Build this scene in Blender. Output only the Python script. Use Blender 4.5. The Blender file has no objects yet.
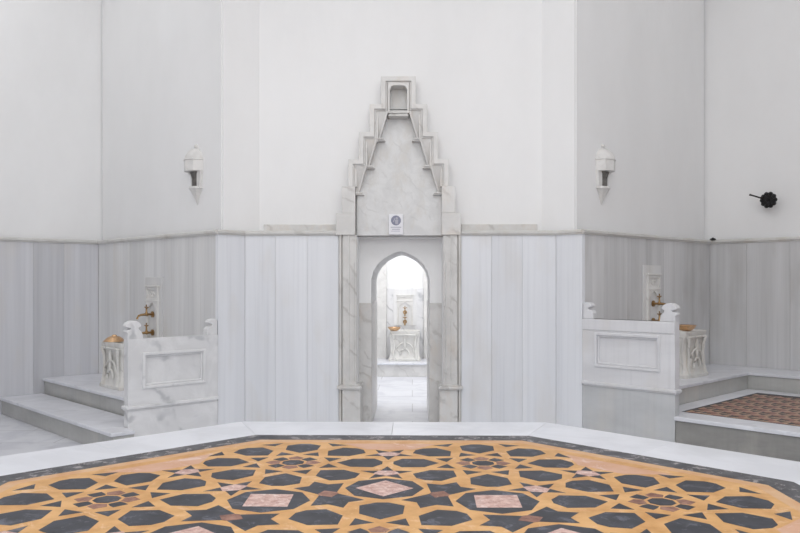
import bpy, math, random
from math import sin, cos, pi, radians, sqrt
random.seed(7)
C = bpy.context.scene.collection
R2 = sqrt(2.0)

# ------------------------------------------------------------------ materials
def new_mat(name):
    m = bpy.data.materials.new(name); m.use_nodes = True
    nt = m.node_tree; b = nt.nodes['Principled BSDF']
    return m, nt, b
def N(nt, t, **kw):
    n = nt.nodes.new(t)
    for k, v in kw.items():
        if k in n.inputs: n.inputs[k].default_value = v
        else: setattr(n, k, v)
    return n
def coords(nt, scale=(1, 1, 1), rnd=True, rot=(0, 0, 0)):
    g = N(nt, 'ShaderNodeNewGeometry')
    mp = N(nt, 'ShaderNodeMapping'); mp.inputs['Scale'].default_value = scale
    mp.inputs['Rotation'].default_value = rot
    if rnd:
        oi = N(nt, 'ShaderNodeObjectInfo')
        mu = N(nt, 'ShaderNodeMath', operation='MULTIPLY'); mu.inputs[1].default_value = 37.0
        nt.links.new(oi.outputs['Random'], mu.inputs[0])
        va = N(nt, 'ShaderNodeVectorMath', operation='ADD')
        nt.links.new(g.outputs['Position'], va.inputs[0]); nt.links.new(mu.outputs[0], va.inputs[1])
        nt.links.new(va.outputs[0], mp.inputs['Vector'])
    else:
        nt.links.new(g.outputs['Position'], mp.inputs['Vector'])
    return mp
def ramp(nt, src, stops, interp='LINEAR'):
    r = N(nt, 'ShaderNodeValToRGB'); cr = r.color_ramp; cr.interpolation = interp
    while len(cr.elements) < len(stops): cr.elements.new(0.5)
    for e, (p, c) in zip(cr.elements, stops):
        e.position = p; e.color = (*c, 1) if len(c) == 3 else c
    nt.links.new(src, r.inputs['Fac']); return r
def mix(nt, fac, a, b, mode='MIX'):
    m = N(nt, 'ShaderNodeMix', data_type='RGBA', blend_type=mode)
    if isinstance(fac, (int, float)): m.inputs[0].default_value = fac
    else: nt.links.new(fac, m.inputs[0])
    for s, v in ((6, a), (7, b)):
        if isinstance(v, tuple): m.inputs[s].default_value = (*v, 1)
        else: nt.links.new(v, m.inputs[s])
    return m.outputs[2]
def tinted(nt, col, amount):
    """per-slab tint"""
    oi = N(nt, 'ShaderNodeObjectInfo')
    r = ramp(nt, oi.outputs['Random'], [(0, (1 - amount,) * 3), (1, (1, 1, 1))])
    return mix(nt, 1.0, col, r.outputs[0], 'MULTIPLY')
def streaked(name, lo, hi, rough=.38, tint=.06, warm=(.74, .70, .64), streak=(7, 7, .22)):
    """vertically streaked grey marble"""
    m, nt, b = new_mat(name)
    mp = coords(nt, streak)
    n1 = N(nt, 'ShaderNodeTexNoise', Scale=1.0, Detail=5.0, Roughness=.6, Distortion=.25)
    nt.links.new(mp.outputs[0], n1.inputs['Vector'])
    r1 = ramp(nt, n1.outputs['Fac'], [(.30, lo), (.48, tuple((a * .45 + c * .55) for a, c in zip(lo, hi))), (.66, hi)])
    mp2 = coords(nt, (28, 28, .5))
    n2 = N(nt, 'ShaderNodeTexNoise', Scale=1.0, Detail=3.0)
    nt.links.new(mp2.outputs[0], n2.inputs['Vector'])
    r2 = ramp(nt, n2.outputs['Fac'], [(.30, (.94, .94, .945)), (.5, (1, 1, 1))])
    c = mix(nt, 1.0, r1.outputs[0], r2.outputs[0], 'MULTIPLY')
    mp3 = coords(nt, (2.0, 2.0, .8))
    n3 = N(nt, 'ShaderNodeTexNoise', Scale=1.3, Detail=4.0)
    nt.links.new(mp3.outputs[0], n3.inputs['Vector'])
    r3 = ramp(nt, n3.outputs['Fac'], [(.52, (0, 0, 0)), (.75, (.5, .5, .5))])
    c = mix(nt, r3.outputs[0], c, tuple(x * .9 for x in warm))
    c = tinted(nt, c, tint)
    nt.links.new(c, b.inputs['Base Color']); b.inputs['Roughness'].default_value = rough
    return m
def veined(name, base, vein, rough=.35, scale=1.6, amount=.75, rot=(.3, .6, .5), warm=None, tint=.04):
    """white marble with diagonal grey veins and clouds"""
    m, nt, b = new_mat(name)
    mp = coords(nt, (1, 1, 1), rot=rot)
    n0 = N(nt, 'ShaderNodeTexNoise', Scale=scale * 1.1, Detail=6.0, Roughness=.62, Distortion=.6)
    nt.links.new(mp.outputs[0], n0.inputs['Vector'])
    cl = ramp(nt, n0.outputs['Fac'], [(.42, tuple(x * .9 for x in base)), (.58, base)])
    w = N(nt, 'ShaderNodeTexWave', Scale=scale * .55, Distortion=9.0, Detail=4.0)
    w.inputs['Detail Scale'].default_value = 1.4
    nt.links.new(mp.outputs[0], w.inputs['Vector'])
    rv = ramp(nt, w.outputs['Fac'], [(0, (amount,) * 3), (.10, (amount * .25,) * 3), (.22, (0, 0, 0))])
    n2 = N(nt, 'ShaderNodeTexNoise', Scale=scale * 1.7, Detail=2.0)
    nt.links.new(mp.outputs[0], n2.inputs['Vector'])
    rm = ramp(nt, n2.outputs['Fac'], [(.46, (0, 0, 0)), (.6, (1, 1, 1))])
    f = mix(nt, 1.0, rv.outputs[0], rm.outputs[0], 'MULTIPLY')
    c = mix(nt, f, cl.outputs[0], vein)
    if warm:
        n3 = N(nt, 'ShaderNodeTexNoise', Scale=scale * 1.4, Detail=5.0, Roughness=.7)
        mp3 = coords(nt, (1, 1, .45)); nt.links.new(mp3.outputs[0], n3.inputs['Vector'])
        r3 = ramp(nt, n3.outputs['Fac'], [(.52, (0, 0, 0)), (.68, (.6, .6, .6))])
        c = mix(nt, r3.outputs[0], c, warm)
    c = tinted(nt, c, tint)
    nt.links.new(c, b.inputs['Base Color']); b.inputs['Roughness'].default_value = rough
    return m
def plaster(name, col):
    m, nt, b = new_mat(name)
    mp = coords(nt, (1, 1, .5), rnd=False)
    n = N(nt, 'ShaderNodeTexNoise', Scale=1.5, Detail=7.0, Roughness=.6)
    nt.links.new(mp.outputs[0], n.inputs['Vector'])
    r = ramp(nt, n.outputs['Fac'], [(.35, tuple(x * .965 for x in col)), (.62, col)])
    nt.links.new(r.outputs[0], b.inputs['Base Color']); b.inputs['Roughness'].default_value = .85
    n2 = N(nt, 'ShaderNodeTexNoise', Scale=14.0, Detail=6.0); nt.links.new(mp.outputs[0], n2.inputs['Vector'])
    bp = N(nt, 'ShaderNodeBump', Strength=.12, Distance=.02)
    nt.links.new(n2.outputs['Fac'], bp.inputs['Height']); nt.links.new(bp.outputs[0], b.inputs['Normal'])
    return m
def stone(name, c1, c2, scale=9, rough=.3, spots=None, spot_at=.66):
    m, nt, b = new_mat(name)
    mp = coords(nt, (1, 1, 1), rnd=False)
    n = N(nt, 'ShaderNodeTexNoise', Scale=scale, Detail=7.0, Roughness=.65)
    nt.links.new(mp.outputs[0], n.inputs['Vector'])
    c = ramp(nt, n.outputs['Fac'], [(.35, c1), (.65, c2)]).outputs[0]
    if spots:
        n2 = N(nt, 'ShaderNodeTexNoise', Scale=scale * 1.2, Detail=8.0, Roughness=.75, Distortion=.8)
        nt.links.new(mp.outputs[0], n2.inputs['Vector'])
        r = ramp(nt, n2.outputs['Fac'], [(spot_at, (0, 0, 0)), (spot_at + .07, (.7, .7, .7))])
        c = mix(nt, r.outputs[0], c, spots)
    nt.links.new(c, b.inputs['Base Color']); b.inputs['Roughness'].default_value = rough
    return m
def metal(name, col, rough=.3, metallic=1.0):
    m, nt, b = new_mat(name)
    mp = coords(nt, (1, 1, 1))
    n = N(nt, 'ShaderNodeTexNoise', Scale=25.0, Detail=4.0)
    nt.links.new(mp.outputs[0], n.inputs['Vector'])
    r = ramp(nt, n.outputs['Fac'], [(.35, tuple(x * .75 for x in col)), (.6, col)])
    nt.links.new(r.outputs[0], b.inputs['Base Color'])
    b.inputs['Metallic'].default_value = metallic; b.inputs['Roughness'].default_value = rough
    return m
def tiled(name, base, seam, size=.6):
    m, nt, b = new_mat(name)
    mp = coords(nt, (1, 1, 1), rnd=False)
    br = N(nt, 'ShaderNodeTexBrick', Scale=1.0)
    br.inputs['Color1'].default_value = (*base, 1); br.inputs['Color2'].default_value = (*[x * .93 for x in base], 1)
    br.inputs['Mortar'].default_value = (*seam, 1); br.inputs['Mortar Size'].default_value = .006
    br.inputs['Brick Width'].default_value = size * 1.6; br.inputs['Row Height'].default_value = size
    nt.links.new(mp.outputs[0], br.inputs['Vector'])
    n = N(nt, 'ShaderNodeTexNoise', Scale=3.0, Detail=6.0, Distortion=.8); nt.links.new(mp.outputs[0], n.inputs['Vector'])
    r = ramp(nt, n.outputs['Fac'], [(.35, (.86, .86, .88)), (.55, (1, 1, 1))])
    c = mix(nt, 1.0, br.outputs['Color'], r.outputs[0], 'MULTIPLY')
    nt.links.new(c, b.inputs['Base Color']); b.inputs['Roughness'].default_value = .4
    return m

M = {}
M['plaster'] = plaster('white_plaster', (.87, .87, .872))
M['panel'] = streaked('streaked_grey_marble', (.735, .75, .785), (.81, .825, .86), tint=.06, streak=(4, 4, .18))
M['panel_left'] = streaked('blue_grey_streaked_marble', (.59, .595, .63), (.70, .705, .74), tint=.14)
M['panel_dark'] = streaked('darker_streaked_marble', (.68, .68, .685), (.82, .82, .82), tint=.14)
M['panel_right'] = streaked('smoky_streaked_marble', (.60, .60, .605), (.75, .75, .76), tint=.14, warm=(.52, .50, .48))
M['rail'] = veined('rail_marble', (.68, .67, .65), (.42, .40, .38), amount=.5, warm=(.58, .54, .48))
M['portal'] = veined('portal_marble', (.71, .70, .685), (.46, .44, .42), amount=.65, scale=3.6, warm=(.66, .60, .54))
M['tympanum'] = veined('tympanum_marble', (.70, .70, .70), (.50, .50, .50), amount=.4, scale=5, warm=(.60, .575, .54))
M['screen'] = veined('screen_marble', (.80, .80, .81), (.40, .41, .43), amount=.6, scale=2.6)
M['step'] = streaked('step_marble', (.42, .42, .405), (.56, .56, .545), streak=(1.2, 1.2, 4), rough=.35, tint=.08)
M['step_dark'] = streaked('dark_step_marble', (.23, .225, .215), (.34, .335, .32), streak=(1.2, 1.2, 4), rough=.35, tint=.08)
M['screen_plain'] = streaked('plain_screen_marble', (.68, .68, .70), (.76, .76, .78), streak=(1.0, 1.0, 5), rough=.35, tint=.03)
M['block'] = streaked('block_marble', (.50, .51, .52), (.60, .61, .62), streak=(1.2, 1.2, 4), rough=.35, tint=.04)
M['recess_shade'] = stone('painted_shade_stone', (.09, .085, .08), (.20, .19, .18), scale=20, rough=.8)  # dark tone standing in for the shade under the lamp hoods
M['tread'] = veined('tread_marble', (.80, .81, .86), (.55, .56, .60), amount=.4, scale=2.2, rough=.3)
M['border'] = veined('white_border_marble', (.81, .825, .875), (.66, .68, .74), amount=.3, scale=1.5, rough=.3, tint=.03)
M['basin'] = veined('basin_marble', (.76, .75, .72), (.48, .47, .45), amount=.7, scale=4, warm=(.68, .62, .54))
M['plate'] = veined('plate_marble', (.80, .79, .77), (.55, .53, .50), amount=.4, scale=4)
M['lampstone'] = veined('lamp_stone', (.74, .73, .715), (.56, .54, .51), amount=.3, scale=5)
M['floor'] = tiled('floor_marble', (.74, .75, .79), (.52, .52, .54))
M['yellow'] = stone('yellow_marble', (.56, .28, .085), (.74, .43, .17), scale=6, rough=.45, spots=(.78, .52, .30), spot_at=.56)
M['buff'] = stone('buff_marble', (.62, .33, .15), (.70, .46, .27), scale=6, rough=.5)
M['black'] = stone('black_marble', (.020, .022, .030), (.050, .054, .070), scale=8, rough=.5, spots=(.15, .16, .20), spot_at=.56)
M['band'] = stone('dark_band_marble', (.038, .040, .046), (.11, .11, .12), scale=9, rough=.5, spots=(.50, .46, .46), spot_at=.54)
M['pink'] = stone('pink_marble', (.44, .24, .20), (.72, .52, .46), scale=26, rough=.5, spots=(.80, .68, .64), spot_at=.54)
M['salmon'] = stone('salmon_marble', (.62, .34, .20), (.68, .42, .30), scale=6, rough=.5, spots=(.78, .60, .54), spot_at=.56)
M['brown'] = stone('brown_marble', (.18, .075, .05), (.38, .20, .145), scale=18, rough=.5, spots=(.55, .36, .27), spot_at=.58)
M['red'] = stone('red_marble', (.22, .07, .045), (.33, .12, .08), scale=14)
M['ochre'] = stone('ochre_marble', (.38, .22, .12), (.50, .31, .18), scale=14)
M['brass'] = metal('aged_brass', (.42, .27, .13), .35)
M['copper'] = metal('hammered_copper', (.80, .52, .30), .28)
M['iron'] = metal('black_iron', (.012, .011, .012), .45, .3)
M['signwhite'] = stone('sign_white', (.80, .80, .84), (.82, .82, .86), rough=.4)
M['signblue'] = stone('sign_blue_grey', (.21, .22, .30), (.24, .25, .33), rough=.4)
M['signink'] = stone('sign_ink', (.42, .42, .49), (.44, .44, .51), rough=.4)

# ------------------------------------------------------------------ mesh helpers
class MB:
    def __init__(s): s.v = []; s.f = []; s.m = []
    def add(s, vs, fs, mi=0):
        o = len(s.v); s.v += [tuple(p) for p in vs]
        s.f += [tuple(i + o for i in f) for f in fs]; s.m += [mi] * len(fs); return s
    def box(s, x0, x1, y0, y1, z0, z1, mi=0):
        vs = [(x, y, z) for z in (z0, z1) for y in (y0, y1) for x in (x0, x1)]
        return s.add(vs, [(0, 2, 3, 1), (4, 5, 7, 6), (0, 1, 5, 4), (2, 6, 7, 3), (0, 4, 6, 2), (1, 3, 7, 5)], mi)
    def prism(s, pts, z0, z1, mi=0):
        """horizontal polygon (any winding) extruded in z"""
        a = sum(p[0] * q[1] - q[0] * p[1] for p, q in zip(pts, pts[1:] + pts[:1]))
        if a < 0: pts = pts[::-1]
        n = len(pts)
        vs = [(x, y, z0) for x, y in pts] + [(x, y, z1) for x, y in pts]
        fs = [tuple(range(n))[::-1], tuple(range(n, 2 * n))] + [(i, (i + 1) % n, n + (i + 1) % n, n + i) for i in range(n)]
        return s.add(vs, fs, mi)
    def vprism(s, pts, y0, y1, mi=0):
        """polygon in the x-z plane extruded from y0 (front) to y1 (back)"""
        a = sum(p[0] * q[1] - q[0] * p[1] for p, q in zip(pts, pts[1:] + pts[:1]))
        if a < 0: pts = pts[::-1]
        n = len(pts)
        vs = [(x, y0, z) for x, z in pts] + [(x, y1, z) for x, z in pts]
        fs = [tuple(range(n)), tuple(range(n, 2 * n))[::-1]] + [((i + 1) % n, i, n + i, n + (i + 1) % n) for i in range(n)]
        return s.add(vs, fs, mi)
    def ring(s, outer, inner, y0, y1, mi=0, closed=True):
        """frame between two matching outlines in x-z"""
        n = len(outer); vs = []
        for y in (y0, y1):
            vs += [(x, y, z) for x, z in outer] + [(x, y, z) for x, z in inner]
        fs = []
        for i in range(n if closed else n - 1):
            j = (i + 1) % n
            fs += [(i, j, n + j, n + i), (2 * n + i, 3 * n + i, 3 * n + j, 2 * n + j),
                   (i, 2 * n + i, 2 * n + j, j), (n + i, n + j, 3 * n + j, 3 * n + i)]
        if not closed:
            e = n - 1
            fs += [(0, n, 3 * n, 2 * n), (e, 2 * n + e, 3 * n + e, n + e)]
        return s.add(vs, fs, mi)
    def loft(s, rings, mi=0, cap0=True, cap1=True):
        n = len(rings[0]); vs = [p for r in rings for p in r]; fs = []
        for k in range(len(rings) - 1):
            for i in range(n):
                j = (i + 1) % n
                fs.append((k * n + i, k * n + j, (k + 1) * n + j, (k + 1) * n + i))
        if cap0: fs.append(tuple(range(n))[::-1])
        if cap1: fs.append(tuple(range((len(rings) - 1) * n, len(rings) * n)))
        return s.add(vs, fs, mi)
    def lathe(s, prof, n=24, c=(0, 0), mi=0, a0=0, cap0=True, cap1=True):
        return s.loft([[(c[0] + r * cos(a0 + 2 * pi * i / n), c[1] + r * sin(a0 + 2 * pi * i / n), z) for i in range(n)] for r, z in prof], mi, cap0, cap1)
    def tube(s, path, r, n=10, mi=0):
        from mathutils import Vector
        P = [Vector(p) for p in path]; rings = []
        rr = r if isinstance(r, (list, tuple)) else [r] * len(P)
        for i, p in enumerate(P):
            t = (P[min(i + 1, len(P) - 1)] - P[max(i - 1, 0)]).normalized()
            u = t.orthogonal().normalized()
            ref = Vector((0, 0, 1)) if abs(t.z) < .9 else Vector((1, 0, 0))
            u = t.cross(ref).normalized(); w = u.cross(t)
            rings.append([tuple(p + rr[i] * (cos(2 * pi * k / n) * u + sin(2 * pi * k / n) * w)) for k in range(n)])
        return s.loft(rings, mi)
    def build(s, name, mats, parent=None, bevel=0, smooth=False, seg=2):
        me = bpy.data.meshes.new(name); me.from_pydata(s.v, [], s.f)
        if not isinstance(mats, (list, tuple)): mats = [mats]
        for m in mats: me.materials.append(m)
        for p, mi in zip(me.polygons, s.m): p.material_index = mi; p.use_smooth = smooth
        import bmesh
        bm = bmesh.new(); bm.from_mesh(me); bmesh.ops.recalc_face_normals(bm, faces=bm.faces); bm.to_mesh(me); bm.free()
        me.update()
        o = bpy.data.objects.new(name, me); C.objects.link(o)
        if parent: o.parent = parent
        if bevel:
            b = o.modifiers.new('bevel', 'BEVEL'); b.width = bevel; b.segments = seg; b.limit_method = 'ANGLE'; b.angle_limit = radians(35)
        if smooth:
            me.set_sharp_from_angle(angle=radians(38))
        return o
def tag(o, label=None, cat=None, group=None, kind=None):
    if label: o['label'] = label
    if cat: o['category'] = cat
    if group: o['group'] = group
    if kind: o['kind'] = kind
    return o
def empty(name, loc, rz=0):
    o = bpy.data.objects.new(name, None); C.objects.link(o)
    o.location = loc; o.rotation_euler = (0, 0, rz); o.empty_display_size = .1
    return o
def copy_tree(o, parent=None):
    c = o.copy(); C.objects.link(c)
    if parent: c.parent = parent
    for ch in [x for x in C.objects if x.parent == o]: copy_tree(ch, c)
    return c
def rect(x0, x1, z0, z1): return [(x0, z0), (x1, z0), (x1, z1), (x0, z1)]

# ------------------------------------------------------------------ plan of the room
CX = -.125                       # axis of the door
YW = 7.795                       # face of the end wall
CL, CR = 9.484, 9.234            # diagonal faces:  -X+Y=CL (left), X+Y=CR (right)
PL = ((5.67 - CL) / 2, (5.67 + CL) / 2)          # pier corner left
PR = ((CR - 5.926) / 2, (CR + 5.926) / 2)
XL, XR = YW - CL, CR - YW        # corners of the end wall
H = 6.0                          # ceiling
RAIL = 1.977
AL, AR = radians(45), radians(-45)
LDEP, RDEP = 2.816, 2.827        # recess depths
def Lw(x, y): return (PL[0] + (x - y) / R2, PL[1] + (x + y) / R2)
def Rw(x, y): return (PR[0] + (x + y) / R2, PR[1] + (-x + y) / R2)

def rail_mb(mb, x0, x1, yf, z=RAIL):
    """dado rail along local x, face at yf, projecting toward -y"""
    prof = [(.0, -.004), (-.012, -.004), (-.016, .006), (-.03, .014), (-.03, .034), (-.02, .04), (0, .046)]
    vs = [(x, yf + p, z + q) for x in (x0, x1) for p, q in prof]; n = len(prof)
    fs = [tuple(range(n)), tuple(range(n, 2 * n))[::-1]] + [(i, (i + 1) % n, n + (i + 1) % n, n + i) for i in range(n)]
    return mb.add(vs, fs)

def wall(name, loc, rz, x0, x1, seams, mat, z0=0.0, up_set=.02, thick=.25, rail=True, z_list=None, rx=None, top=H, ext=(0, 0), upx=None, trim=(0, 0)):
    upx = upx or ext
    """upper plaster + a row of upright marble panels + dado rail.  local y=0 is the marble face"""
    w = MB().box(x0 - ext[0], x1 + ext[1], up_set, thick, 0, RAIL).box(x0 - upx[0], x1 + upx[1], up_set, thick, RAIL, top).build(name, M['plaster'])
    w.location = loc; w.rotation_euler = (0, 0, rz); w['kind'] = 'structure'
    xs = [x0 + trim[0]] + seams + [x1 - trim[1]]
    for a, b in zip(xs, xs[1:]):
        m = mat(0) if callable(mat) else mat
        MB().box(a + .0007, b - .0007, 0, up_set + .03, z0, RAIL).build('marble_panel', m, w, bevel=.002, seg=1)
    if rail:
        r0, r1 = rx or (x0, x1)
        rail_mb(MB(), r0, r1, 0).build('dado_rail', M['rail'], w)
    return w
def even(x0, x1, n, j=.08):
    d = (x1 - x0) / n
    return [x0 + d * k + random.uniform(-j, j) for k in range(1, n)]

# floor and ceiling
fl = MB().box(-8.5, 8.5, -2.2, 13.4, -.12, 0).build('floor', M['floor']); fl['kind'] = 'structure'
ce = MB().box(-8.5, 8.5, -2.2, 13.4, H, H + .15).build('ceiling', M['plaster']); ce['kind'] = 'structure'

# left recess: wing wall (local x of frame = into hall axis), back wall, far wing, hall walls
# wing wall left: plane local lx=0, seen from lx<0 ; build in a frame looking toward +lx
# frame W: local x' runs along -ly (right = toward hall), y' = +lx
def wing_left():
    o = (*Lw(0, LDEP), 0)          # far corner; x' toward the hall
    # direction of x' in world = -(−1,1)/√2 = (1,-1)/√2 -> -45°
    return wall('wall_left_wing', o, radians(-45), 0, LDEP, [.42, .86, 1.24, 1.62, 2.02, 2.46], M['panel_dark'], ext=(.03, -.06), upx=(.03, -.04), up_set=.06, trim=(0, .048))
wing_left()
# back wall left: plane ly=LDEP, x along +lx, y=+ly : rotation 45°
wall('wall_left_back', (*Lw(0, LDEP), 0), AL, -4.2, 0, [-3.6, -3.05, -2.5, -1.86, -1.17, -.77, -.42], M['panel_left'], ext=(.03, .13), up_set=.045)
# far wing of the left recess
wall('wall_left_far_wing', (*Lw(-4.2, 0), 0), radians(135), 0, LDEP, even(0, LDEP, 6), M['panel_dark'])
# pier faces
dl = sqrt((XL - PL[0]) ** 2 + (YW - PL[1]) ** 2); dr = sqrt((XR - PR[0]) ** 2 + (YW - PR[1]) ** 2)
wall('wall_left_pier', (*PL, 0), AL, 0, dl, [], M['panel'], rx=(-.012, dl + .0), thick=.24, ext=(-.03, -.03), upx=(-.07, .19))
wall('wall_right_pier', (XR, YW, 0), AR, 0, dr, [], M['panel'], rx=(0, dr + .012), thick=.24, ext=(-.03, -.03), upx=(.19, -.10))
# right recess
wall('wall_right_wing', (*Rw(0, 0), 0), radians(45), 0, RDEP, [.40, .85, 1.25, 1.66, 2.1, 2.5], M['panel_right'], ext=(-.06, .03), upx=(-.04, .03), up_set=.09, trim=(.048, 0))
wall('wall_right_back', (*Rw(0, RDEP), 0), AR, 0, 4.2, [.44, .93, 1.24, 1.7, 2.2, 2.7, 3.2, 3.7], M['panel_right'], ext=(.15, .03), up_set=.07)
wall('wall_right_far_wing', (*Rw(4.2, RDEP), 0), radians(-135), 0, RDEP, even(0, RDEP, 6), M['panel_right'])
# rest of the hall, behind and beside the camera
a, b = Lw(-4.2, 0); wall('wall_left_side', (a, -1.9, 0), radians(90), 0, b + 1.9, even(0, b + 1.9, 7), M['panel'], rail=True)
c, d = Rw(4.2, 0); wall('wall_right_side', (c, d, 0), radians(-90), 0, d + 1.9, even(0, d + 1.9, 7), M['panel'])
wall('wall_camera_side', (c, -1.9, 0), radians(180), 0, c - a, even(0, c - a, 11), M['panel'])

# ------------------------------------------------------------------ end wall with the doorway
UP = .145
w = MB()
hwp = .72
for x0, x1 in ((XL - .02, CX - .43), (CX + .43, XR + .02)):
    w.box(x0, x1, .03, .5, 0, 1.96)
w.box(XL - .12, XR + .12, UP, .5, 1.96, H)
ew = w.build('wall_end', M['plaster']); ew.location = (0, YW, 0); ew['kind'] = 'structure'
def px(x, Y=YW): return CX + (x - 400) * Y / 775
for a_, b_ in ((XL, px(275)), (px(275), px(307)), (px(307), px(338.6)), (px(461.2), px(491.5)), (px(491.5), px(522)), (px(522), XR)):
    MB().box(a_ + .0007, b_ - .0007, 0, .04, 0, RAIL).build('marble_panel', M['panel'], ew, bevel=.002, seg=1)
for a_, b_ in ((XL, px(338.6)), (px(461.2), XR)):
    rail_mb(MB(), a_, b_, 0).build('dado_rail', M['rail'], ew)
    # ledge behind the rail
for a_, b_ in ((px(261), px(337)), (px(462), px(539))):
    MB().box(a_, b_, UP - .03, UP + .02, RAIL + .0, RAIL + .118).build('upper_band', M['portal'], ew, bevel=.004)
for a_, b_ in ((XL, px(338.6)), (px(461.2), XR)):
    MB().box(a_, b_, .04, UP + .02, RAIL - .03, RAIL + .03).build('ledge', M['rail'], ew)

# inner wall with the pointed arch
YA = 8.10; TH = 1.3
arch_half = [(.306, 0), (.306, 1.53), (.285, 1.615), (.24, 1.69), (.17, 1.755), (.10, 1.795), (.045, 1.818), (0, 1.826)]
arch = [(CX + x, z) for x, z in arch_half] + [(CX - x, z) for x, z in arch_half[-2::-1]]
aw = MB()
W_ = 1.35
right = [(CX, 2.9), (CX, 1.826)] + [(CX + x, z) for x, z in arch_half[-2::-1]] + [(CX + W_, 0), (CX + W_, 2.9)]
left = [(2 * CX - x, z) for x, z in right]
aw.vprism(right, 0, TH); aw.vprism(left, 0, TH)
awo = aw.build('wall_passage', M['plaster']); awo.location = (0, YA, 0); awo['kind'] = 'structure'
for sgn in (-1, 1):
    x0, x1 = sorted((CX + sgn * .300, CX + sgn * .46))
    MB().box(x0, x1, -.022, .004, 0, 1.287).build('marble_panel', M['portal'], awo, bevel=.003)
    x0, x1 = sorted((CX + sgn * .300, CX + sgn * .312))
    MB().box(x0, x1, -.02, TH, 0, 1.287).build('jamb_lining', M['portal'], awo, bevel=.002)

# ------------------------------------------------------------------ far room behind the door
def st(name, mb, m): o = mb.build(name, m); o['kind'] = 'structure'; return o
st('wall_far_left', MB().box(-1.7, -1.55, YA + TH, 13.3, 0, 3.4), M['plaster'])
st('wall_far_right', MB().box(1.3, 1.45, YA + TH, 13.3, 0, 3.4), M['plaster'])
fb = st('wall_far_back', MB().box(-1.7, 1.45, 13.1, 13.3, 0, 3.4), M['plaster'])
for x0, x1, z1 in ((-1.55, -1.0, 1.9), (-1.0, -.66, 1.9), (-.66, -.435, 2.6), (-.435, -.26, 1.4), (-.26, .02, 1.4), (.02, .19, 1.4), (.19, .42, 2.6), (.42, .8, 1.9), (.8, 1.3, 1.9)):
    dy = .07 if z1 > 2 else .03
    MB().box(x0 + .001, x1 - .001, 13.1 - dy, 13.12, 0, z1).build('marble_panel', M['screen'] if z1 < 2 else M['plate'], fb, bevel=.002, seg=1)
fc = st('ceiling_far_room', MB().box(-1.7, 1.45, YA + .3, 13.3, 3.4, 3.5), M['plaster'])
bn = MB().box(-1.5, 1.25, 12.36, 13.02, 0, .19).build('body', M['plate'])
bench = empty('marble_bench', (0, 0, 0)); bn.parent = bench
MB().box(-1.5, 1.25, 12.30, 13.02, .19, .226).build('seat_slab', M['tread'], bench, bevel=.012)
tag(bench, 'low white marble ledge under the basin seen through the doorway', 'bench')

# ------------------------------------------------------------------ portal with stepped crown
portal = empty('stepped_portal', (CX, YW, 0))
tag(portal, 'tall grey veined marble door surround with a stepped pyramid crown', 'doorway surround')
s = 7.77 / 775
def zz(y): return 1.5 + (282.6 - y) * s
OX = -.015
steps = [(.175, zz(76.7)), (.289, zz(104.5)), (.396, zz(132.3)), (.503, zz(159.4)), (.568, zz(186.5)), (.625, zz(213.2))]
def outline(inset_x, inset_z, zbot, lst, ox=OX):
    R_ = []
    zprev = None
    for i, (hw, zt) in enumerate(lst):
        R_.append((hw - inset_x, zt - inset_z))
        zn = lst[i + 1][1] - inset_z if i + 1 < len(lst) else zbot
        R_.append((hw - inset_x, zn))
    return [(ox - x, z) for x, z in R_[::-1]] + [(ox + x, z) for x, z in R_]
zb = RAIL
# outer stepped band: built of one profile in three shallow layers
inner4 = steps[:4] 
def inner_outline(ins, zbot):
    lst = [(hw, zt) for hw, zt in steps[:4]]
    return outline(ins, ins, zbot, lst)
# make matching outer/inner outlines for the first four steps, then solid blocks for the lowest two
crown = MB()
o4 = outline(0, 0, zz(186.5), steps[:4]); i4 = outline(.048, .048, zz(186.5), steps[:4])
crown.ring(o4, i4, -.045, UP, closed=False)
i4b = outline(.062, .062, zz(186.5), steps[:4])
crown.ring(i4, i4b, -.028, UP, closed=False)
i4c = outline(.085, .085, zz(186.5), steps[:4])
crown.ring(i4b, i4c, -.012, UP, closed=False)
for sg in (-1, 1):
    def bx(xa, xb, y0, y1, z0, z1):
        xa, xb = sorted((OX + sg * xa, OX + sg * xb)); crown.box(xa, xb, y0, y1, z0, z1)
    bx(.434, .568, -.045, UP, zz(213.2), zz(186.5)); bx(.434, .625, -.045, UP, RAIL, zz(213.2))
crown.build('stepped_frame', M['portal'], portal, bevel=.004)
# recessed field
typ = MB()
typ.vprism(outline(.03, .03, zz(235), steps[1:4] ), .10, UP + .04)
typ.vprism(rect(OX - .14, OX + .14, zz(106), steps[0][1] - .03), .115, UP + .04)
typ.box(CX * 0 - .435, .435, .06, .30, zz(235), zz(186.5))
typ.build('tympanum', M['tympanum'], portal)
# small arched niche at the top
nc = MB()
nx = .087
ar = [(nx, zz(111.5)), (nx, zz(90)), (nx - .012, zz(87)), (nx - .035, zz(85.6))]
op = [(OX + x, z) for x, z in ar] + [(OX - x, z) for x, z in ar[::-1]]
ow = .105
outr = [(OX + ow, zz(111.5)), (OX + ow, zz(88)), (OX + ow, zz(82.5)), (OX + .05, zz(82.5)), (OX - .05, zz(82.5)), (OX - ow, zz(82.5)), (OX - ow, zz(88)), (OX - ow, zz(111.5))]
nc.ring(outr, op, -.03, .12, closed=False)
nc.build('niche_surround', M['portal'], portal, bevel=.003)
sl = MB().box(OX - .105, OX + .105, -.03, .12, zz(113.2), zz(111.2)).box(OX - .092, OX + .092, -.015, .12, zz(114.6), zz(113.2)).box(OX - .10, OX + .10, -.035, .12, zz(116.2), zz(114.6))
sl.build('niche_sill', M['portal'], portal, bevel=.003)
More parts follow.
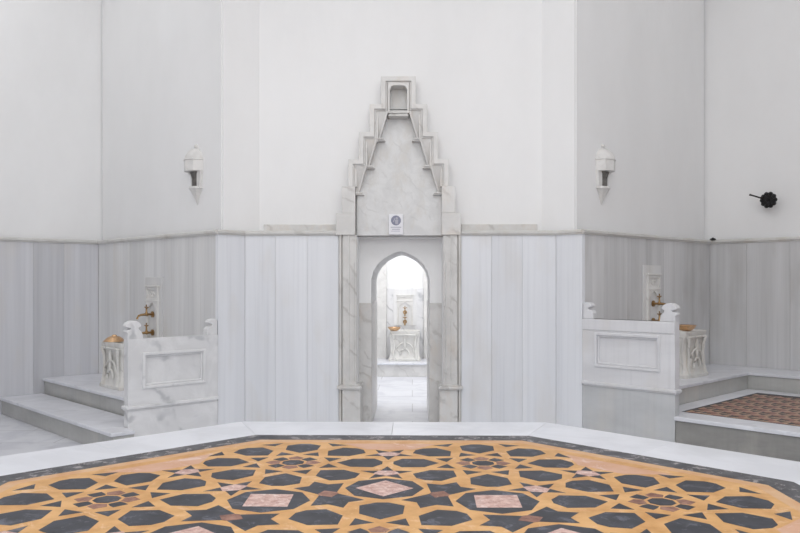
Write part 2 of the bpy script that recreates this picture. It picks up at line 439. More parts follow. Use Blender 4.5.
# hanging corbels under the steps
for sg in (-1, 1):
    for k, (xo, xi, yt, yb) in enumerate(((.228, .105, 111, 140), (.335, .212, 138, 167.5), (.440, .320, 165.5, 194.5))):
        cb = MB()
        zt, zbm = zz(yt), zz(yb)
        def X(v): return OX + sg * v
        # tapering body: wide and deep at the top, a point at the bottom
        top = [(X(xo), -.02, zt), (X(xi), -.02, zt), (X(xi), .12, zt), (X(xo), .12, zt)]
        xm = xo - .022
        bot = [(X(xo), .045, zbm + .02), (X(xm), .045, zbm + .02), (X(xm - .0), .12, zbm + .02), (X(xo), .12, zbm + .02)]
        cb.loft([bot, top])
        # raised rib along the slope
        cb.loft([[(X(xm), .02, zbm + .02), (X(xm - .02), .02, zbm + .02), (X(xm - .02), .12, zbm + .02), (X(xm), .12, zbm + .02)],
                 [(X(xi + .02), -.035, zt), (X(xi - .004), -.035, zt), (X(xi - .004), .12, zt), (X(xi + .02), .12, zt)]])
        a1, b1 = sorted((X(xo + .002), X(xo - .092)))
        cb.box(a1, b1, .015, .12, zbm, zbm + .012); cb.box(a1 + (.015 if sg > 0 else 0), b1 - (0 if sg > 0 else .015), .0, .12, zbm + .012, zbm + .026)
        cb.build('corbel', M['portal'], portal, bevel=.002, seg=1)
# jambs
for sg in (-1, 1):
    j = MB()
    def bx(mb, xa, xb, y0, y1, z0, z1):
        xa, xb = sorted((sg * xa, sg * xb)); mb.box(xa, xb, y0, y1, z0, z1)
    bx(j, .434, .575, -.02, .33, .46, RAIL)
    bx(j, .455, .470, -.032, .0, .52, 1.7); bx(j, .505, .520, -.032, .0, .52, RAIL)
    bx(j, .434, .45, -.028, .0, .46, RAIL)
    j.build('jamb', M['portal'], portal, bevel=.004)
    f = MB(); bx(f, .575, .588, .0, .06, .0, RAIL + .02); bx(f, .588, .606, -.03, .06, 0, RAIL + .03); bx(f, .606, .616, -.01, .06, 0, RAIL)
    f.build('outer_moulding', M['rail'], portal, bevel=.003)
    p = MB(); bx(p, .395, .578, -.035, .33, 0, .425)
    p.build('plinth', M['portal'], portal, bevel=.005)
    q = MB(); bx(q, .39, .615, -.055, .33, .425, .438); bx(q, .385, .63, -.07, .33, .438, .465); bx(q, .40, .59, -.05, .33, .465, .476)
    q.build('plinth_moulding', M['portal'], portal, bevel=.006)
# sign plaque on the tympanum
sg_ = empty('sign_plaque', (CX, YW + .058, 0))
tag(sg_, 'small white plaque with a blue-grey round emblem above the doorway', 'sign')
x0, x1 = (388.6 - 400) * s, (403.2 - 400) * s
xm = (395.9 - 400) * s
MB().box(x0, x1, -.02, 0, zz(234.3), zz(213.6)).build('plaque', M['signwhite'], sg_, bevel=.006)
d_ = MB(); zc = zz(220); n = 28
d_.vprism([(xm + .050 * cos(2 * pi * i / n), zc + .050 * sin(2 * pi * i / n)) for i in range(n)], -.023, -.019)
di = d_.build('emblem', M['signblue'], sg_)
di['label'] = 'blue-grey disc'
g_ = MB(); g_.vprism([(xm + .008 + .012 * cos(2 * pi * i / 12), zc + .022 + .012 * sin(2 * pi * i / 12)) for i in range(12)], -.0245, -.0225)
g_.vprism([(xm - .006, zc - .038), (xm + .020, zc - .038), (xm + .024, zc + .008), (xm - .010, zc + .006)], -.0245, -.0225)
g_.vprism([(xm - .030, zc - .012), (xm - .022, zc - .018), (xm - .008, zc + .020), (xm - .016, zc + .024)], -.0245, -.0225)
g_.build('figure_mark', M['signink'], di)
t_ = MB()
t_.box(x0 + .02, x1 - .02, -.0215, -.0195, zz(227.2), zz(226.4)); t_.box(x0 + .032, x1 - .032, -.0215, -.0195, zz(229.2), zz(228.4)); t_.box(x0 + .024, x1 - .03, -.0215, -.0195, zz(231.0), zz(230.4))
t_.build('caption_lines', M['signink'], sg_)

# ------------------------------------------------------------------ octagonal belly stone
OC = (-.14, 3.12); ZS = .47
def octo(hw, ap): 
    q = [(-hw, ap), (hw, ap), (ap, hw), (ap, -hw), (hw, -ap), (-hw, -ap), (-ap, -hw), (-ap, hw)]
    return q
slab = empty('octagonal_platform', (OC[0], OC[1], 0))
tag(slab, 'large octagonal marble platform inlaid with a yellow and black star mosaic', 'heated stone platform')
MB().prism(octo(1.128 - .02, 2.61 - .04), 0, ZS - .05).build('base', M['step'], slab)
o1, o2, o3 = octo(1.128, 2.61), octo(.921, 2.11), octo(.855, 1.95)
for k in range(8):
    a_, b_, c_, d_2 = o1[k], o1[(k + 1) % 8], o2[(k + 1) % 8], o2[k]
    # each side is two slabs with a joint
    f = .47 if k != 0 else .5
    m1 = tuple(a_[i] + (b_[i] - a_[i]) * f for i in (0, 1)); m2 = tuple(d_2[i] + (c_[i] - d_2[i]) * f for i in (0, 1))
    nx_, ny_ = (b_[0] - a_[0]), (b_[1] - a_[1]); L_ = sqrt(nx_ ** 2 + ny_ ** 2); e = .001
    ex, ey = nx_ / L_ * e, ny_ / L_ * e
    for P in ([(a_[0] + ex, a_[1] + ey), (m1[0] - ex, m1[1] - ey), (m2[0] - ex, m2[1] - ey), (d_2[0] + ex, d_2[1] + ey)],
              [(m1[0] + ex, m1[1] + ey), (b_[0] - ex, b_[1] - ey), (c_[0] - ex, c_[1] - ey), (m2[0] + ex, m2[1] + ey)]):
        MB().prism(P, ZS - .05, ZS).build('border_slab', M['border'], slab, bevel=.0015, seg=1)
for k in range(8):
    P = [o2[k], o2[(k + 1) % 8], o3[(k + 1) % 8], o3[k]]
    MB().prism(P, ZS - .05, ZS - .0005).build('dark_band', M['band'], slab)
# mosaic field
mo = MB(); T = 0.0016
NAMES = ['yellow', 'black', 'pink', 'brown', 'salmon', 'buff']
MI = {n: i for i, n in enumerate(NAMES)}
mo.prism(octo(.855, 1.95), ZS - .05, ZS - .001, MI['yellow'])
def inside(x, y, m=.035):
    ap = 1.95 - m
    return abs(x) <= ap and abs(y) <= ap and abs(x) + abs(y) <= (.855 + 1.95) - m * R2
def clip(poly, m=.03):
    """clip polygon to the inner octagon"""
    ap = 1.95 - m; dg = (.855 + 1.95) - m * R2
    pl = [((1, 0), ap), ((-1, 0), ap), ((0, 1), ap), ((0, -1), ap), ((1, 1), dg), ((1, -1), dg), ((-1, 1), dg), ((-1, -1), dg)]
    for (nx1, ny1), dd in pl:
        out = []
        for i in range(len(poly)):
            p, q = poly[i], poly[(i + 1) % len(poly)]
            fp, fq = nx1 * p[0] + ny1 * p[1] - dd, nx1 * q[0] + ny1 * q[1] - dd
            if fp <= 0: out.append(p)
            if fp * fq < 0:
                t = fp / (fp - fq); out.append((p[0] + t * (q[0] - p[0]), p[1] + t * (q[1] - p[1])))
        poly = out
        if len(poly) < 3: return None
    return poly
def piece(pts, cx, cy, ang, mat, layer=0, m=.10):
    """inlay piece: local x = tangential, local y = outward along ang"""
    ca, sa = cos(ang), sin(ang)
    P = [(cx + y * ca + x * sa, cy + y * sa - x * ca) for x, y in pts]
    P = clip(P, m)
    if P and len(P) > 2:
        mo.prism(P, ZS - .002, ZS - .0006 + layer * .0006, MI[mat])
def sq(r, d): return [(0, r - d), (d, r), (0, r + d), (-d, r)]
petal = [(0, .252), (.098, .335), (.105, .462), (.03, .512), (-.03, .512), (-.105, .462), (-.098, .335)]
dart = [(-.056, .200), (.056, .200), (0, .290)]
def rosette(cx, cy, outward=None):
    for k in range(8):
        a_ = k * pi / 4
        piece(petal, cx, cy, a_, 'black')
        piece(dart, cx, cy, a_ + pi / 8, 'black')
        piece([(-.030, .076), (.030, .076), (.046, .118), (0, .160), (-.046, .118)] if k % 2 == 0 else [(-.028, .078), (.028, .078), (.036, .110), (.036, .148), (-.036, .148), (-.036, .110)], cx, cy, a_, 'brown' if k % 2 == 0 else 'black')
    piece([(.066 * cos(pi / 8 + k * pi / 4), .066 * sin(pi / 8 + k * pi / 4)) for k in range(8)], cx, cy, 0, 'black')
    if outward is not None:
        for d in (-45, 0, 45):
            piece([(-.07, .545), (.07, .545), (0, .475)], cx, cy, outward + radians(d), 'black', m=.06)
RR = 1.42
rosette(0, 0)
for k in range(8):
    a_ = radians(22.5 + 45 * k)
    rosette(RR * cos(a_), RR * sin(a_), a_)
    # large dark star between two octagons with a brown tile
    cx, cy = RR / 2 * cos(a_), RR / 2 * sin(a_)
    starp = [(0, .25), (.05, .172), (.132, .165), (.05, .0), (.132, -.165), (.05, -.172), (0, -.25), (-.05, -.172), (-.132, -.165), (-.05, 0), (-.132, .165), (-.05, .172)]
    # two lobes so every piece stays simple
    piece([(0, .25), (.05, .172), (.132, .165), (.042, 0), (-.042, 0), (-.132, .165), (-.05, .172)], cx, cy, a_, 'black')
    piece([(0, -.25), (-.05, -.172), (-.132, -.165), (-.042, 0), (.042, 0), (.132, -.165), (.05, -.172)], cx, cy, a_, 'black')
    piece([(0, .062), (.05, .012), (.05, -.012), (0, -.062), (-.05, -.012), (-.05, .012)], cx, cy, a_, 'brown', 1)
    b_ = k * pi / 4
    # octagon with a pink square
    cx, cy = .765 * cos(b_), .765 * sin(b_)
    piece([(.198 * cos(j * pi / 4), .198 * sin(j * pi / 4)) for j in range(8)], cx, cy, b_, 'black')
    piece([(0, .150), (.145, 0), (0, -.150), (-.145, 0)], cx, cy, b_, 'pink', 1)
    # small five-point stars inside and outside the crossing of the straps
    for r_, fl_ in ((1.075, 1), (1.535, -1)):
        cx, cy = r_ * cos(b_), r_ * sin(b_)
        five = []
        for j in range(10):
            rr = .15 if j % 2 == 0 else .062
            five.append((rr * sin(j * pi / 5), fl_ * rr * cos(j * pi / 5)))
        # split star: triangles + pink pentagon
        for j in range(0, 10, 2):
            piece([five[j - 1], five[j], five[(j + 1) % 10]], cx, cy, b_, 'black')
        piece([five[j] for j in range(1, 10, 2)], cx, cy, b_, 'black')
        piece([(.062 * .98 * sin(j * pi / 5) * 1.25, fl_ * .062 * cos(j * pi / 5)) for j in (1, 3, 5, 7, 9)], cx, cy, b_, 'pink', 1)
    # salmon trapezoid at each outer edge
    ln = .30 if k % 2 == 0 else .34
    piece([(-.14, 1.66), (.14, 1.66), (ln, 1.84), (-ln, 1.84)], 0, 0, b_, 'salmon', m=.09)
# straps: buff edge band round the field
q3, q4 = octo(.855, 1.95), octo(.825, 1.878)
for k in range(8):
    mo.prism([q3[k], q3[(k + 1) % 8], q4[(k + 1) % 8], q4[k]], ZS - .002, ZS - .0006, MI['buff'])
mo.build('star_mosaic', [M[n] for n in NAMES], slab)

# ------------------------------------------------------------------ screens
def finial(mir, x0):
    # outline with the volute notch on the +x side when mir=1
    P = [(0, 0), (0, .055), (-.014, .062), (-.014, .076), (.0, .086), (.032, .091), (.032, .104), (-.014, .112), (-.016, .126), (.0, .148), (.03, .165), (.057, .169), (.085, .165), (.115, .148), (.132, .126), (.125, .112), (.103, .103), (.108, .085), (.128, .07), (.142, .045), (.148, 0)]
    return [(x0 + mir * x, z) for x, z in P]
def finial2(mir, x0):
    P = [(0, 0), (0, .15), (.03, .16), (.065, .156), (.088, .140), (.094, .122), (.06, .112), (.052, .098), (.062, .088), (.09, .084), (.108, .06), (.112, .03), (.115, 0)]
    return [(x0 + mir * x, z) for x, z in P]
def screen(name, P, rz, x0, x1, zm, cap, label, outer, ztop):
    """x0..x1 local, outer = -1 when the free end is at x0"""
    e = empty(name, (*P, 0), rz); th = .085
    zr = ztop
    SM = M['screen_plain' if cap else 'screen']
    up = lambda P: [(x, z + ztop - .002) for x, z in P]
    body = MB()
    pa, pb = x0 + .149, x1 - .149
    za, zb_ = zm + .17, zm + .475
    for r in (rect(x0, x1, zm, za), rect(x0, x1, zb_, zr), rect(x0, pa, za, zb_), rect(pb, x1, za, zb_)):
        body.box(r[0][0], r[1][0], 0, th, r[0][1], r[2][1])
    body.box(pa, pb, .022, th, za, zb_)
    body.build('panel', SM, e)
    fr = MB()
    fr.ring(rect(pa - .012, pb + .012, za - .012, zb_ + .012), rect(pa + .014, pb - .014, za + .014, zb_ - .014), -.014, .03)
    fr.ring(rect(pa + .014, pb - .014, za + .014, zb_ - .014), rect(pa + .032, pb - .032, za + .032, zb_ - .032), .006, .03)
    fr.build('panel_frame', SM, e, bevel=.005)
    if cap:
        MB().box(x0 + .002, x1 - .004, -.010, th + .01, zr - .105, zr).build('top_rail', SM, e, bevel=.004)
    ml = MB()
    xo0, xo1 = (x0 - .025, x1) if outer < 0 else (x0, x1 + .025)
    ml.box(xo0, xo1, -.024, th + .003, zm - .018, zm + .012)
    ml.box(xo0 + .012, xo1 - .012, -.012, th + .002, zm - .032, zm - .018)
    ml.build('base_moulding', SM, e, bevel=.009, seg=3)
    MB().box(x0 + (.0), x1, .0, th, 0, zm - .032).build('base_block', M['block'] if cap else SM, e, bevel=.004)
    if outer < 0:
        MB().vprism(up(finial(1, x0)), .004, th - .004).build('finial', SM, e, bevel=.006)
        MB().vprism(up(finial2(-1, x1 - .004)), .004, th - .004).build('finial', SM, e, bevel=.006)
    else:
        MB().vprism(up(finial(-1, x1)), .004, th - .004).build('finial', SM, e, bevel=.006)
        MB().vprism(up(finial2(1, x0 + .004)), .004, th - .004).build('finial', SM, e, bevel=.006)
    return tag(e, label, 'marble screen', None)
screen('marble_screen', PL, AL, -.918, -.002, .374, False, 'low white veined marble screen with carved finials beside the left steps', -1, .988)
screen('marble_screen', PR, AR, .002, .95, .536, True, 'low pale marble screen with a flat top rail before the right mosaic landing', 1, 1.15)

# ------------------------------------------------------------------ left steps and platform
def slabbed(name, P, rz, label, cat, body, tread, z0, z1, th=.035, nose=.025, nosed=(1, 0, 0, 0), m=None):
    e = empty(name, (*P, 0), rz)
    x0, x1, y0, y1 = body
    MB().box(x0, x1, y0, y1, z0, z1 - th).build('riser', m or M['step'], e, bevel=.002, seg=1)
    X0, X1, Y0, Y1 = tread
    MB().box(X0, X1, Y0, Y1, z1 - th, z1).build('tread', M['tread'], e, bevel=.009, seg=3)
    return tag(e, label, cat)
yb = LDEP - .004
st1 = slabbed('marble_step', PL, AL, 'lowest wide marble step climbing to the left recess', 'step',
              (-1.12, -.672, .09, yb), (-1.143, -.672, .09, yb), 0, .195)
# the part of the step that turns in front of the screen end
MB().box(-1.12, -.925, -.14, .09, 0, .16).build('riser_end', M['step'], st1, bevel=.002, seg=1)
MB().box(-1.143, -.925, -.158, .09, .16, .195).build('tread_end', M['tread'], st1, bevel=.009, seg=3)
slabbed('raised_platform', PL, AL, 'raised marble platform behind the left screen carrying a basin', 'platform',
        (-.650, -.003, .09, yb), (-.676, -.003, .09, yb), 0, .375)
# ------------------------------------------------------------------ right landing and platform
yb = RDEP - .004
e = empty('mosaic_landing', (*PR, 0), AR)
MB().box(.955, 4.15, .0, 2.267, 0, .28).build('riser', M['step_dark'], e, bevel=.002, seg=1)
bd = MB()
bd.box(.952, 4.15, -.025, .27, .28, .317); bd.box(.871, 4.15, 2.042, 2.26, .28, .317); bd.box(3.95, 4.15, .27, 2.042, .28, .317)
bd.build('white_border', M['tread'], e, bevel=.008, seg=3)
ms = MB(); ms.box(.871, 3.95, .27, 2.042, .27, .314, 0)
MI2 = {'black': 0, 'ochre': 1, 'red': 2, 'brown': 3}
x = .905; cs = .125
nxx = int((3.93 - .905) / cs); nyy = int((2.01 - .30) / cs)
for i in range(nxx):
    for j in range(nyy):
        cx, cy = .905 + cs * (i + .5), .30 + cs * (j + .5)
        h = cs / 2
        tri = [[(cx - h, cy - h), (cx + h, cy - h), (cx, cy)], [(cx + h, cy - h), (cx + h, cy + h), (cx, cy)], [(cx + h, cy + h), (cx - h, cy + h), (cx, cy)], [(cx - h, cy + h), (cx - h, cy - h), (cx, cy)]]
        for k, t in enumerate(tri):
            c_ = (['ochre', 'red', 'brown', 'black'][k] if (i + j) % 2 else ['red', 'ochre', 'black', 'ochre'][k])
            ms.prism(t, .313, .3155, MI2[c_])
        if (i + j) % 2:
            ms.prism([(cx, cy - .026), (cx + .026, cy), (cx, cy + .026), (cx - .026, cy)], .313, .3162, MI2['black'])
ms.build('small_mosaic', [M['black'], M['ochre'], M['red'], M['brown']], e)
tag(e, 'low marble landing with a red and ochre geometric mosaic on the right', 'landing')
e = empty('raised_platform', (*PR, 0), AR)
MB().box(.004, .675, .09, yb, 0, .467).box(.675, 4.15, 2.285, yb, 0, .467).build('riser', M['step'], e, bevel=.002, seg=1)
MB().prism([(.004, .09), (.692, .09), (.692, 2.267), (4.15, 2.267), (4.15, yb), (.004, yb)], .467, .503).build('tread', M['tread'], e, bevel=.008, seg=3)
MB().box(.68, .8705, .09, 2.26, .28, .317).box(.8705, .951, .09, .2695, .28, .317).build('lower_ledge', M['tread'], e, bevel=.004)
tag(e, 'L-shaped raised marble platform round the right mosaic landing', 'platform')

# ------------------------------------------------------------------ basins, tap plates, taps, bowls
def rsq(hx, hy, z, r=.03, n=4):
    out = []
    for cx, cy, a0 in ((hx - r, hy - r, 0), (-hx + r, hy - r, 90), (-hx + r, -hy + r, 180), (hx - r, -hy + r, 270)):
        for i in range(n + 1):
            a_ = radians(a0 + 90 * i / n); out.append((cx + r * cos(a_), cy + r * sin(a_), z))
    return out
def make_basin(loc, rz, label):
    """local y = into the wall; front face toward -y"""
    e = empty('wash_basin', loc, rz)
    b = MB()
    prof = [(.262, 0), (.262, .03), (.250, .045), (.240, .09), (.226, .17), (.218, .28), (.222, .38), (.238, .43), (.246, .445), (.246, .487)]
    rings = [rsq(h, h - .02, z) for h, z in prof]
    rings += [rsq(.205, .185, .487, .05), rsq(.195, .175, .47, .05), rsq(.15, .13, .35, .07), rsq(.06, .05, .31, .04)]
    b.loft(rings)
    b.build('bowl_block', M['basin'], e, smooth=True)
    rl = MB()
    # carved relief: corner colonnettes, scallops on the front and sides
    for rot in (0, 1, 2):
        def tr(x, y, z):
            return (x, y, z) if rot == 0 else ((y, -x, z) if rot == 1 else (-y, x, z))
        f0 = -.232
        for sx in (-1, 1):
            pts = [(sx * .185, f0 - .004, .03), (sx * .180, f0 + .014, .12), (sx * .165, f0 + .018, .25), (sx * .175, f0 + .012, .36), (sx * .195, f0 + .002, .43)]
            rl.tube([tr(*p) for p in pts], [.02, .018, .014, .017, .022], 8)
        arcp = [(.150 * cos(t), f0 + .010, .13 + .17 * sin(t)) for t in [pi * i / 14 for i in range(15)]]
        rl.tube([tr(*p) for p in arcp], .011, 8)
        arcp = [(.075 * cos(t), f0 + .006, .10 + .10 * sin(t)) for t in [pi * i / 12 for i in range(13)]]
        rl.tube([tr(*p) for p in arcp], .012, 8)
        rl.tube([tr(*p) for p in ((0, f0 + .006, .2), (0, f0 + .01, .30), (0, f0 + .006, .40))], [.010, .022, .008], 8)
        rl.tube([tr(*p) for p in ((-.2, f0 + .004, .425), (.2, f0 + .004, .425))], .012, 8)
    rl.build('carved_relief', M['basin'], e, smooth=True)
    return tag(e, label, 'basin')
def make_plate(loc, rz, label, h=.56, w=.135):
    """tap plate on a wall, local y=0 wall face, projects to -y; z origin = bottom"""
    e = empty('tap_plate', loc, rz)
    MB().box(-.20, .20, -.012, 0, 0, h + .11).build('backing_slab', M['panel_dark'], e, bevel=.003)
    p = MB()
    # frame with an arched niche and a rectangular cartouche
    ah = [(w - .028, 0), (w - .028, .28), (.092, .315), (.062, .35), (.028, .375), (0, .388)]
    arc_ = [(x, z) for x, z in ah] + [(-x, z) for x, z in ah[-2::-1]]
    p.vprism([(w, 0), (w, .41), (0, .41)] + [(x, z) for x, z in ah[::-1]], -.035, -.01)
    p.vprism([(-w, 0), (-w, .41), (0, .41)] + [(-x, z) for x, z in ah[::-1]], -.035, -.01)
    p.ring(rect(-w, w, .41, h), rect(-w + .022, w - .022, .432, h - .03), -.035, -.01)
    p.box(-w + .022, w - .022, -.02, -.01, .43, h - .02)
    p.box(-w - .012, w + .012, -.045, -.01, h, h + .018)
    p.box(-w - .008, w + .008, -.042, -.01, .402, .414)
    p.build('carved_frame', M['plate'], e, bevel=.003)
    q = MB()
    for k in (-1, 0, 1):
        q.lathe([(.0, .0), (.014, .004), (.014, .010), (.004, .016)], 8, (0, 0))
        for i in range(8):
            pass
    q = MB()
    for k in (-1, 1):
        q.tube([(k * .02, -.022, .455), (k * .05, -.022, .48), (k * .02, -.022, .505)], .006, 6)
    q.tube([(0, -.022, .45), (0, -.022, .51)], .006, 6)
    q.build('cartouche_relief', M['plate'], e)
    return tag(e, label, 'tap plate')
def make_tap(loc, rz, label, group=None):
    """brass tap, wall at y=0, spout toward -y"""
    e = empty('brass_tap', loc, rz)
    MB().tube([(0, 0, 0), (0, -.012, 0), (0, -.018, 0)], [.034, .034, .02], 16).build('flange', M['brass'], e, smooth=True)
    MB().tube([(0, -.012, 0), (0, -.05, 0), (0, -.07, 0), (0, -.09, 0), (0, -.14, -.004), (0, -.165, -.012), (0, -.178, -.034), (0, -.18, -.05)],
              [.012, .013, .02, .014, .012, .012, .011, .014], 12).build('spout', M['brass'], e, smooth=True)
    h = MB().lathe([(.017, .0), (.014, .02), (.009, .03), (.008, .062), (.013, .068), (.006, .074)], 12, (0, -.075))
    hd = h.build('stem', M['brass'], e, smooth=True)
    MB().tube([(-.035, -.075, .08), (-.02, -.075, .076), (0, -.075, .074), (.02, -.075, .076), (.035, -.075, .08)], [.008, .005, .008, .005, .008], 10).tube([(0, -.075, .07), (0, -.075, .10), (0, -.075, .108)], [.006, .006, .009], 10).build('handle', M['brass'], e, smooth=True)
    return tag(e, label, 'tap', group)
def make_bowl(loc, rz, label, upside=True, tilt=0):
    e = empty('copper_bowl', loc, rz); e.rotation_euler = (tilt, 0, rz)
    if upside:
        prof = [(.112, 0), (.115, .006), (.100, .016), (.085, .034), (.055, .052), (.030, .058), (.026, .068), (.010, .074)]
        b = MB().lathe(prof, 28)
    else:
        prof = [(.03, 0), (.065, .010), (.092, .034), (.104, .058), (.108, .06), (.1, .058), (.085, .034), (.06, .014), (.02, .006)]
        b = MB().lathe(prof, 28)
    b.build('bowl', M['copper'], e, smooth=True)
    MB().lathe([(.112, .001), (.117, .004), (.112, .009)] if upside else [(.103, .056), (.112, .06), (.103, .064)], 28, cap0=False, cap1=False).build('rim', M['copper'], e, smooth=True)
    return tag(e, label, 'bowl')
# left: on the wing wall (lx=0); local y into the wall = world direction +lx -> rz = -45°
def Lp(lx, ly, z): return (*Lw(lx, ly), z)
def Rp(lx, ly, z): return (*Rw(lx, ly), z)
make_basin(Lp(-.262, 1.36, .3755), AL - pi / 2, 'carved marble wash basin behind the left screen')
make_plate(Lp(0, 1.335, .89), AL - pi / 2, 'carved tap plate on the marble of the left recess')
make_tap(Lp(-.018, 1.335, 1.15), AL - pi / 2, 'upper of the two brass taps in the left recess', None)
make_tap(Lp(-.018, 1.335, .95), AL - pi / 2, 'lower of the two brass taps in the left recess, near the screen top', None)
make_bowl(Lp(-.385, 1.49, .863), 0, 'upturned copper bowl on the rim of the left basin', True)
# right: wing wall lx=0, local y into the wall = -lx direction -> world (-1,1)/√2 -> rz = 45°
make_basin(Rp(.265, 1.42, .5035), AR + pi / 2, 'carved marble wash basin behind the right screen')
make_plate(Rp(0, 1.37, 1.02), AR + pi / 2, 'carved tap plate on the darker marble of the right recess')
make_tap(Rp(.018, 1.37, 1.27), AR + pi / 2, 'upper of the two brass taps in the right recess')
make_tap(Rp(.018, 1.37, 1.08), AR + pi / 2, 'lower brass tap in the right recess, half behind the screen top')
make_bowl(Rp(.43, 1.29, .991), 0, 'copper bowl standing on the front rim of the right basin', False)
# centre
make_basin((CX, 12.79, .2265), 0, 'pale carved wash basin seen through the pointed doorway arch')
make_plate((CX + .0, 13.07, .78), 0, 'carved tap plate above the basin beyond the doorway', .50)
make_tap((CX, 13.052, 1.0), 0, 'upper of the two brass taps beyond the doorway')
make_tap((CX, 13.052, .84), 0, 'lower of the two brass taps beyond the doorway')
make_bowl((CX - .17, 12.60, .7135), 0, 'tan copper bowl on the left rim of the basin beyond the doorway', False)

# ------------------------------------------------------------------ stone lamp niches
def make_lamp(loc, rz, label, mir=1):
    """wall at y=0, projects to -y; z origin at the lower tip"""
    e = empty('stone_wall_lamp', loc, rz)
    cxx = [0]
    def half(r, z, n=8, ry=None):
        ry = ry or r
        return [(cxx[0] + r * cos(pi + pi * i / n), ry * sin(pi + pi * i / n), z) for i in range(n + 1)]
    hood = MB()
    hood.loft([half(.118, .285, 4), half(.118, .39, 4)])
    hood.loft([half(.125, .39, 4), half(.125, .402, 4)])
    hood.build('hood', M['lampstone'], e, bevel=.002, seg=1)
    dome = MB().loft([half(r, z, 12) for r, z in ((.115, .402), (.108, .43), (.088, .462), (.062, .488), (.040, .505))])
    dome.build('dome', M['lampstone'], e, smooth=True)
    MB().loft([half(r, z, 12) for r, z in ((.022, .500), (.016, .512), (.026, .525), (.024, .537), (.008, .552))]).build('finial', M['lampstone'], e, smooth=True)
    back = MB()
    m_ = mir
    def P_(L): return [(m_ * x, z) for x, z in L]
    back.vprism(P_([(.050, .285), (.118, .285), (.112, .20), (.100, .135), (.118, .120), (.050, .120)]), -.03, 0)
    back.vprism(P_([(-.118, .286), (-.062, .286), (-.055, .262), (-.050, .20), (-.046, .14), (-.060, .14), (-.064, .20), (-.074, .25), (-.10, .272)]), -.025, 0)
    back.build('side_brackets', M['lampstone'], e, bevel=.002, seg=1)
    MB().loft([half(.058, .135, 6, .035), half(.056, .22, 6, .035), half(.075, .288, 6, .06)]).build('painted_shade_core', M['recess_shade'], e)  # core coloured dark to paint in the hood's shade
    cxx[0] = .022 * mir
    MB().loft([half(.085, .118, 4), half(.085, .14, 4)]).build('tray', M['lampstone'], e, bevel=.002, seg=1)
    MB().loft([half(r, z, 4) for r, z in ((.006, -.03), (.022, .01), (.05, .068), (.078, .118))]).build('cone', M['lampstone'], e)
    e.scale = (1.12, 1.12, 1.08)
    return tag(e, label, 'wall lamp')
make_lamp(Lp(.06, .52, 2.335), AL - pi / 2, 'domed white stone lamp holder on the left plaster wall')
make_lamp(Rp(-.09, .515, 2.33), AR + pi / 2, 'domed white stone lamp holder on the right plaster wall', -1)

# black iron rosette with a rod
vx, vy = Rw(.0, 0)
# position on the right back wall
Yd = 13.232; k_ = .4553; yq = Yd / (1 + k_); xq = k_ * yq
e = empty('iron_rosette', (xq + .033, yq - .033, 2.45), AR)
n = 60
def scal(r, amp, z0, z1):
    m = MB()
    def ring_(s_, y): return [((r * s_) * (1 + amp * abs(cos(5 * t)) - amp) * cos(t), y, (r * s_) * (1 + amp * abs(cos(5 * t)) - amp) * sin(t)) for t in [2 * pi * i / n for i in range(n)]]
    m.loft([ring_(.9, z0), ring_(1, z0 - .01), ring_(1, z1 + .012), ring_(.86, z1)])
    return m
MB().tube([(0, .03, 0), (0, -.10, 0)], .03, 12).build('mount', M['iron'], e)
scal(.096, .14, -.09, -.13).build('scalloped_disc', M['iron'], e)
kn = MB()
for i in range(10):
    t = 2 * pi * i / 10
    kn.tube([(.066 * cos(t), -.125, .066 * sin(t)), (.066 * cos(t), -.142, .066 * sin(t))], [.017, .008], 8)
kn.tube([(0, -.125, 0), (0, -.15, 0), (0, -.158, 0)], [.028, .02, .006], 12)
kn.build('relief_knobs', M['iron'], e)
MB().tube([(-.06, -.11, .020), (-.165, -.155, .062), (-.195, -.165, .072)], [.010, .009, .012], 10).build('rod', M['iron'], e)
tag(e, 'black scalloped iron rosette with a short rod on the right plaster wall', 'wall fixture')
# dark cap on the dado rail in the right corner
e = empty('rail_cap', Rp(.05, RDEP - .03, RAIL + .046), AR)
MB().lathe([(.034, 0), (.036, .008), (.026, .016), (.01, .02)], 16).build('disc', M['iron'], e, smooth=True)
MB().lathe([(.010, .018), (.008, .026)], 10).build('stud', M['iron'], e)
tag(e, 'tiny dark cap on the dado rail in the right corner', 'cap')

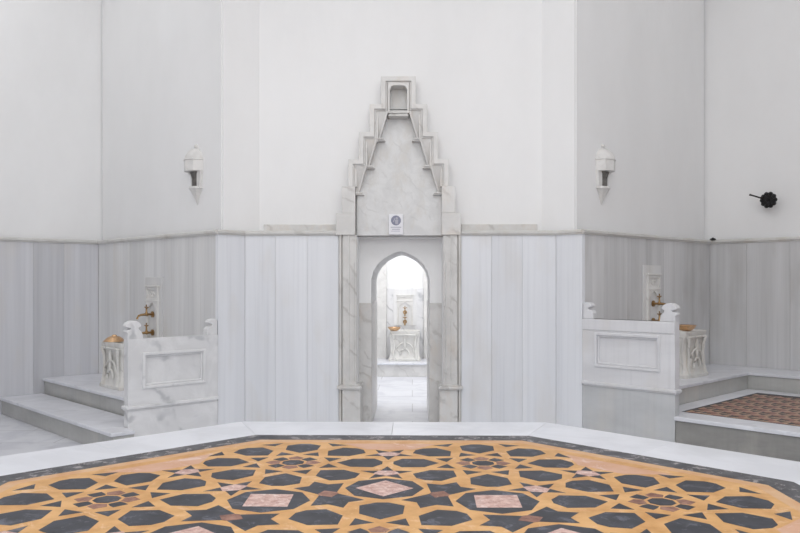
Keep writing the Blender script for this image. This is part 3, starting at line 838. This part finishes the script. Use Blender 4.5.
# ------------------------------------------------------------------ light
def area(name, loc, sx, sy, power, col=(1, 1, 1), rot=(0, 0, 0)):
    l = bpy.data.lights.new(name, 'AREA'); l.shape = 'RECTANGLE'; l.size = sx; l.size_y = sy; l.energy = power; l.color = col
    o = bpy.data.objects.new(name, l); C.objects.link(o); o.location = loc; o.rotation_euler = rot
    return o
area('dome_daylight', (CX, 3.2, H - .05), 4.6, 4.6, 128, (1, 1, 1))
area('front_fill', (CX, -1.80, 4.3), 6.0, 2.2, 150, (.99, 1, 1), (radians(88), 0, 0))  # added fill light behind the camera, brightens the upright faces
wf = MB()
wf.ring(rect(CX - 3.12, CX + 3.12, 3.08, 5.52), rect(CX - 3.0, CX + 3.0, 3.2, 5.4), -1.93, -1.84)
for k in range(1, 4): wf.box(CX - 3.0 + 1.5 * k - .03, CX - 3.0 + 1.5 * k + .03, -1.93, -1.86, 3.2, 5.4)
wfo = wf.build('added_window_1', M['plaster']); wfo['kind'] = 'structure'  # frame added around the fill light, out of view behind the camera
area('left_recess_fill', (*Lw(-2.0, 1.5), H - .05), 1.8, 1.8, 20, (1, 1, 1))  # added ceiling fill to brighten the left recess
area('right_recess_fill', (*Rw(2.0, 1.5), H - .05), 1.8, 1.8, 9, (1, .99, .98))  # added weaker ceiling fill for the right recess
area('far_room_daylight', (CX, 11.2, 3.35), 2.0, 2.4, 56, (1, 1, 1))
wd = bpy.data.worlds.new('world'); bpy.context.scene.world = wd; wd.use_nodes = True
wd.node_tree.nodes['Background'].inputs[0].default_value = (.8, .85, .9, 1); wd.node_tree.nodes['Background'].inputs[1].default_value = .3

# ------------------------------------------------------------------ camera
cam = bpy.data.cameras.new('camera'); co = bpy.data.objects.new('camera', cam); C.objects.link(co)
cam.sensor_width = 36; cam.lens = 775.2 / 800 * 36
co.location = (0, 0, 1.5); co.rotation_euler = (radians(90), 0, .016)
cam.shift_x = 0; cam.shift_y = (282.57 - 266.5) / 800
cam.clip_start = .05
sc = bpy.context.scene; sc.camera = co
sc.view_settings.view_transform = 'Standard'; sc.view_settings.look = 'None'; sc.view_settings.gamma = 1
sc.view_settings.exposure = 0.0
try: sc.view_settings.use_curve_mapping = False
except Exception: pass
sc.cycles.max_bounces = 10; sc.cycles.diffuse_bounces = 7
try: sc.cycles.use_denoising = True
except Exception: pass
